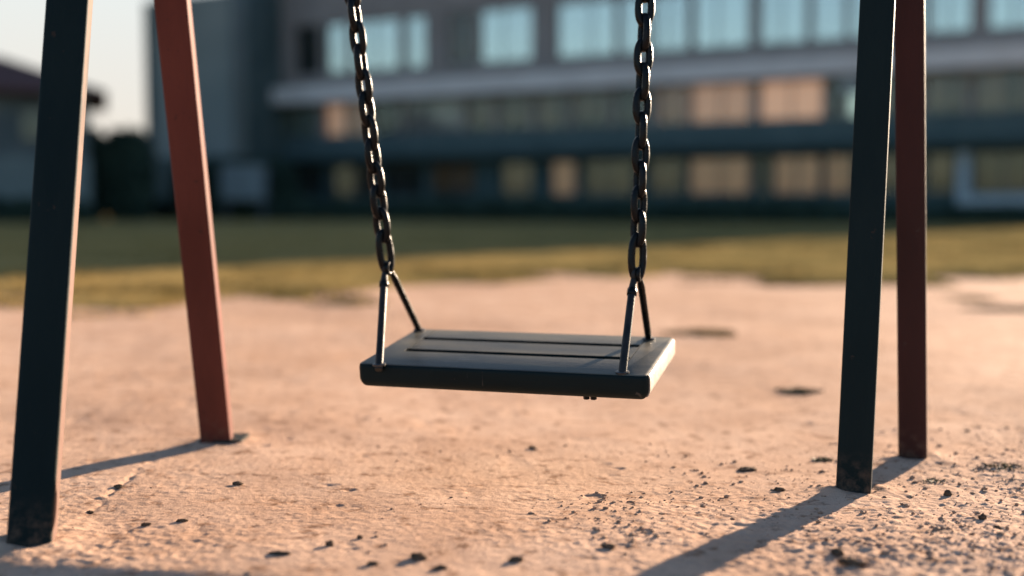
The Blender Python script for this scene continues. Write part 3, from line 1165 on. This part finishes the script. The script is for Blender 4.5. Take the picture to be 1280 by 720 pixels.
foliage('hedge', gx_(98, 49), gx_(190, 49), 49, 4.15, 1.6, 'tall dark hedge between the house and the apartment building', 'hedge', 'dark hedges along the buildings', 16000, 3, .03)
foliage('hedge', gx_(188, 50), gx_(345, 50), 54, 3.1, 1.6, 'dark hedge in front of the stair tower, behind the grey cabinet', 'hedge', 'dark hedges along the buildings', 12000, 4, .12)
foliage('hedge', gx_(-140, 43), gx_(112, 43), 43, 1.1, 1.2, 'low dark hedge in front of the maroon roofed house', 'hedge', 'dark hedges along the buildings', 9000, 5, .2)
n0, n1 = 345, 1440
runs = [(345, 530, 1.15, 'low dark hedge under the left ground floor windows of the apartment building'),
        (540, 800, 1.05, 'low dark hedge under the middle ground floor windows, between the swing chains'),
        (810, 1090, .95, 'low dark hedge under the peach ground floor windows right of the swing'),
        (1100, 1440, .70, 'low dark hedge below the pale entrance frame at the right')]
for i, (a, b_, hgt, lab) in enumerate(runs):
    ua, ub_ = fu(a), fu(b_)
    c = PL + ub * ((ua + ub_) / 2) - nb * 9.0
    L_ = ub_ - ua
    foliage('hedge', c.x - L_ / 2, c.x + L_ / 2, c.y, hgt, 1.3, lab, 'hedge', 'dark hedges along the buildings', int(1500 * L_), 20 + i, .15, rz=ang)

# ------------------------------------------------------------------ light
ADDED_CLOUD = 4.0
EL, AZ = R(13.0), R(38.8)
wd = bpy.data.worlds.new('World')
scene.world = wd
wd.use_nodes = True
nt = wd.node_tree
sky = nt.nodes.new('ShaderNodeTexSky')
sky.sky_type = 'NISHITA'
sky.sun_disc = False
sky.sun_elevation = EL
sky.sun_rotation = AZ
sky.air_density = 1.0
sky.dust_density = 1.0
sky.ozone_density = 3.0
bg = nt.nodes['Background']
bg.inputs['Strength'].default_value = 0.058
# a bright bank of thin cloud low ahead, added to whiten the sky
tc = nt.nodes.new('ShaderNodeTexCoord')
sx = nt.nodes.new('ShaderNodeSeparateXYZ')
nt.links.new(tc.outputs['Generated'], sx.inputs[0])


def mrange(src, a, b_, c=0.0, d_=1.0):
    n = nt.nodes.new('ShaderNodeMapRange')
    n.interpolation_type = 'SMOOTHSTEP'
    for k, v in zip(('From Min', 'From Max', 'To Min', 'To Max'), (a, b_, c, d_)):
        n.inputs[k].default_value = v
    nt.links.new(src, n.inputs['Value'])
    return n.outputs['Result']


def mul(a, b_):
    n = nt.nodes.new('ShaderNodeMath')
    n.operation = 'MULTIPLY'
    nt.links.new(a, n.inputs[0])
    nt.links.new(b_, n.inputs[1])
    return n.outputs[0]


cn = nt.nodes.new('ShaderNodeTexNoise')
cn.inputs['Scale'].default_value = 2.2
cn.inputs['Detail'].default_value = 5
nt.links.new(tc.outputs['Generated'], cn.inputs['Vector'])
fac = mul(mul(mrange(sx.outputs['Z'], .62, .18), mrange(sx.outputs['Y'], .35, .8)), mrange(cn.outputs['Fac'], .2, .5, .78, 1.0))
cr = nt.nodes.new('ShaderNodeValToRGB')
cr.color_ramp.elements[0].position, cr.color_ramp.elements[1].position = .04, .18
cr.color_ramp.elements[0].color, cr.color_ramp.elements[1].color = (1.0, .90, .78, 1), (.93, .98, .96, 1)
nt.links.new(sx.outputs['Z'], cr.inputs['Fac'])
cs = nt.nodes.new('ShaderNodeVectorMath')
cs.operation = 'SCALE'
cs.inputs['Scale'].default_value = ADDED_CLOUD
nt.links.new(cr.outputs['Color'], cs.inputs[0])
mx = nt.nodes.new('ShaderNodeMix')
mx.data_type = 'RGBA'
nt.links.new(fac, mx.inputs[0])
nt.links.new(sky.outputs['Color'], mx.inputs[6])
nt.links.new(cs.outputs[0], mx.inputs[7])
nt.links.new(mx.outputs[2], bg.inputs['Color'])
sd = bpy.data.lights.new('sun', 'SUN')
sd.energy = 5.0
sd.angle = R(0.55)
sd.color = (1.0, 0.78, 0.57)
so = bpy.data.objects.new('sun', sd)
col.objects.link(so)
d = Vector((math.sin(AZ) * math.cos(EL), math.cos(AZ) * math.cos(EL), math.sin(EL)))
so.rotation_euler = d.to_track_quat('Z', 'Y').to_euler()
so.location = d * 30 + Vector((0, 0, 5))

scene.view_settings.view_transform = 'Standard'
scene.view_settings.look = 'None'
scene.view_settings.gamma = 1
scene.view_settings.exposure = 1.95
scene.render.engine = 'CYCLES'
scene.cycles.use_denoising = True
scene.cycles.max_bounces = 8
scene.cycles.transparent_max_bounces = 12
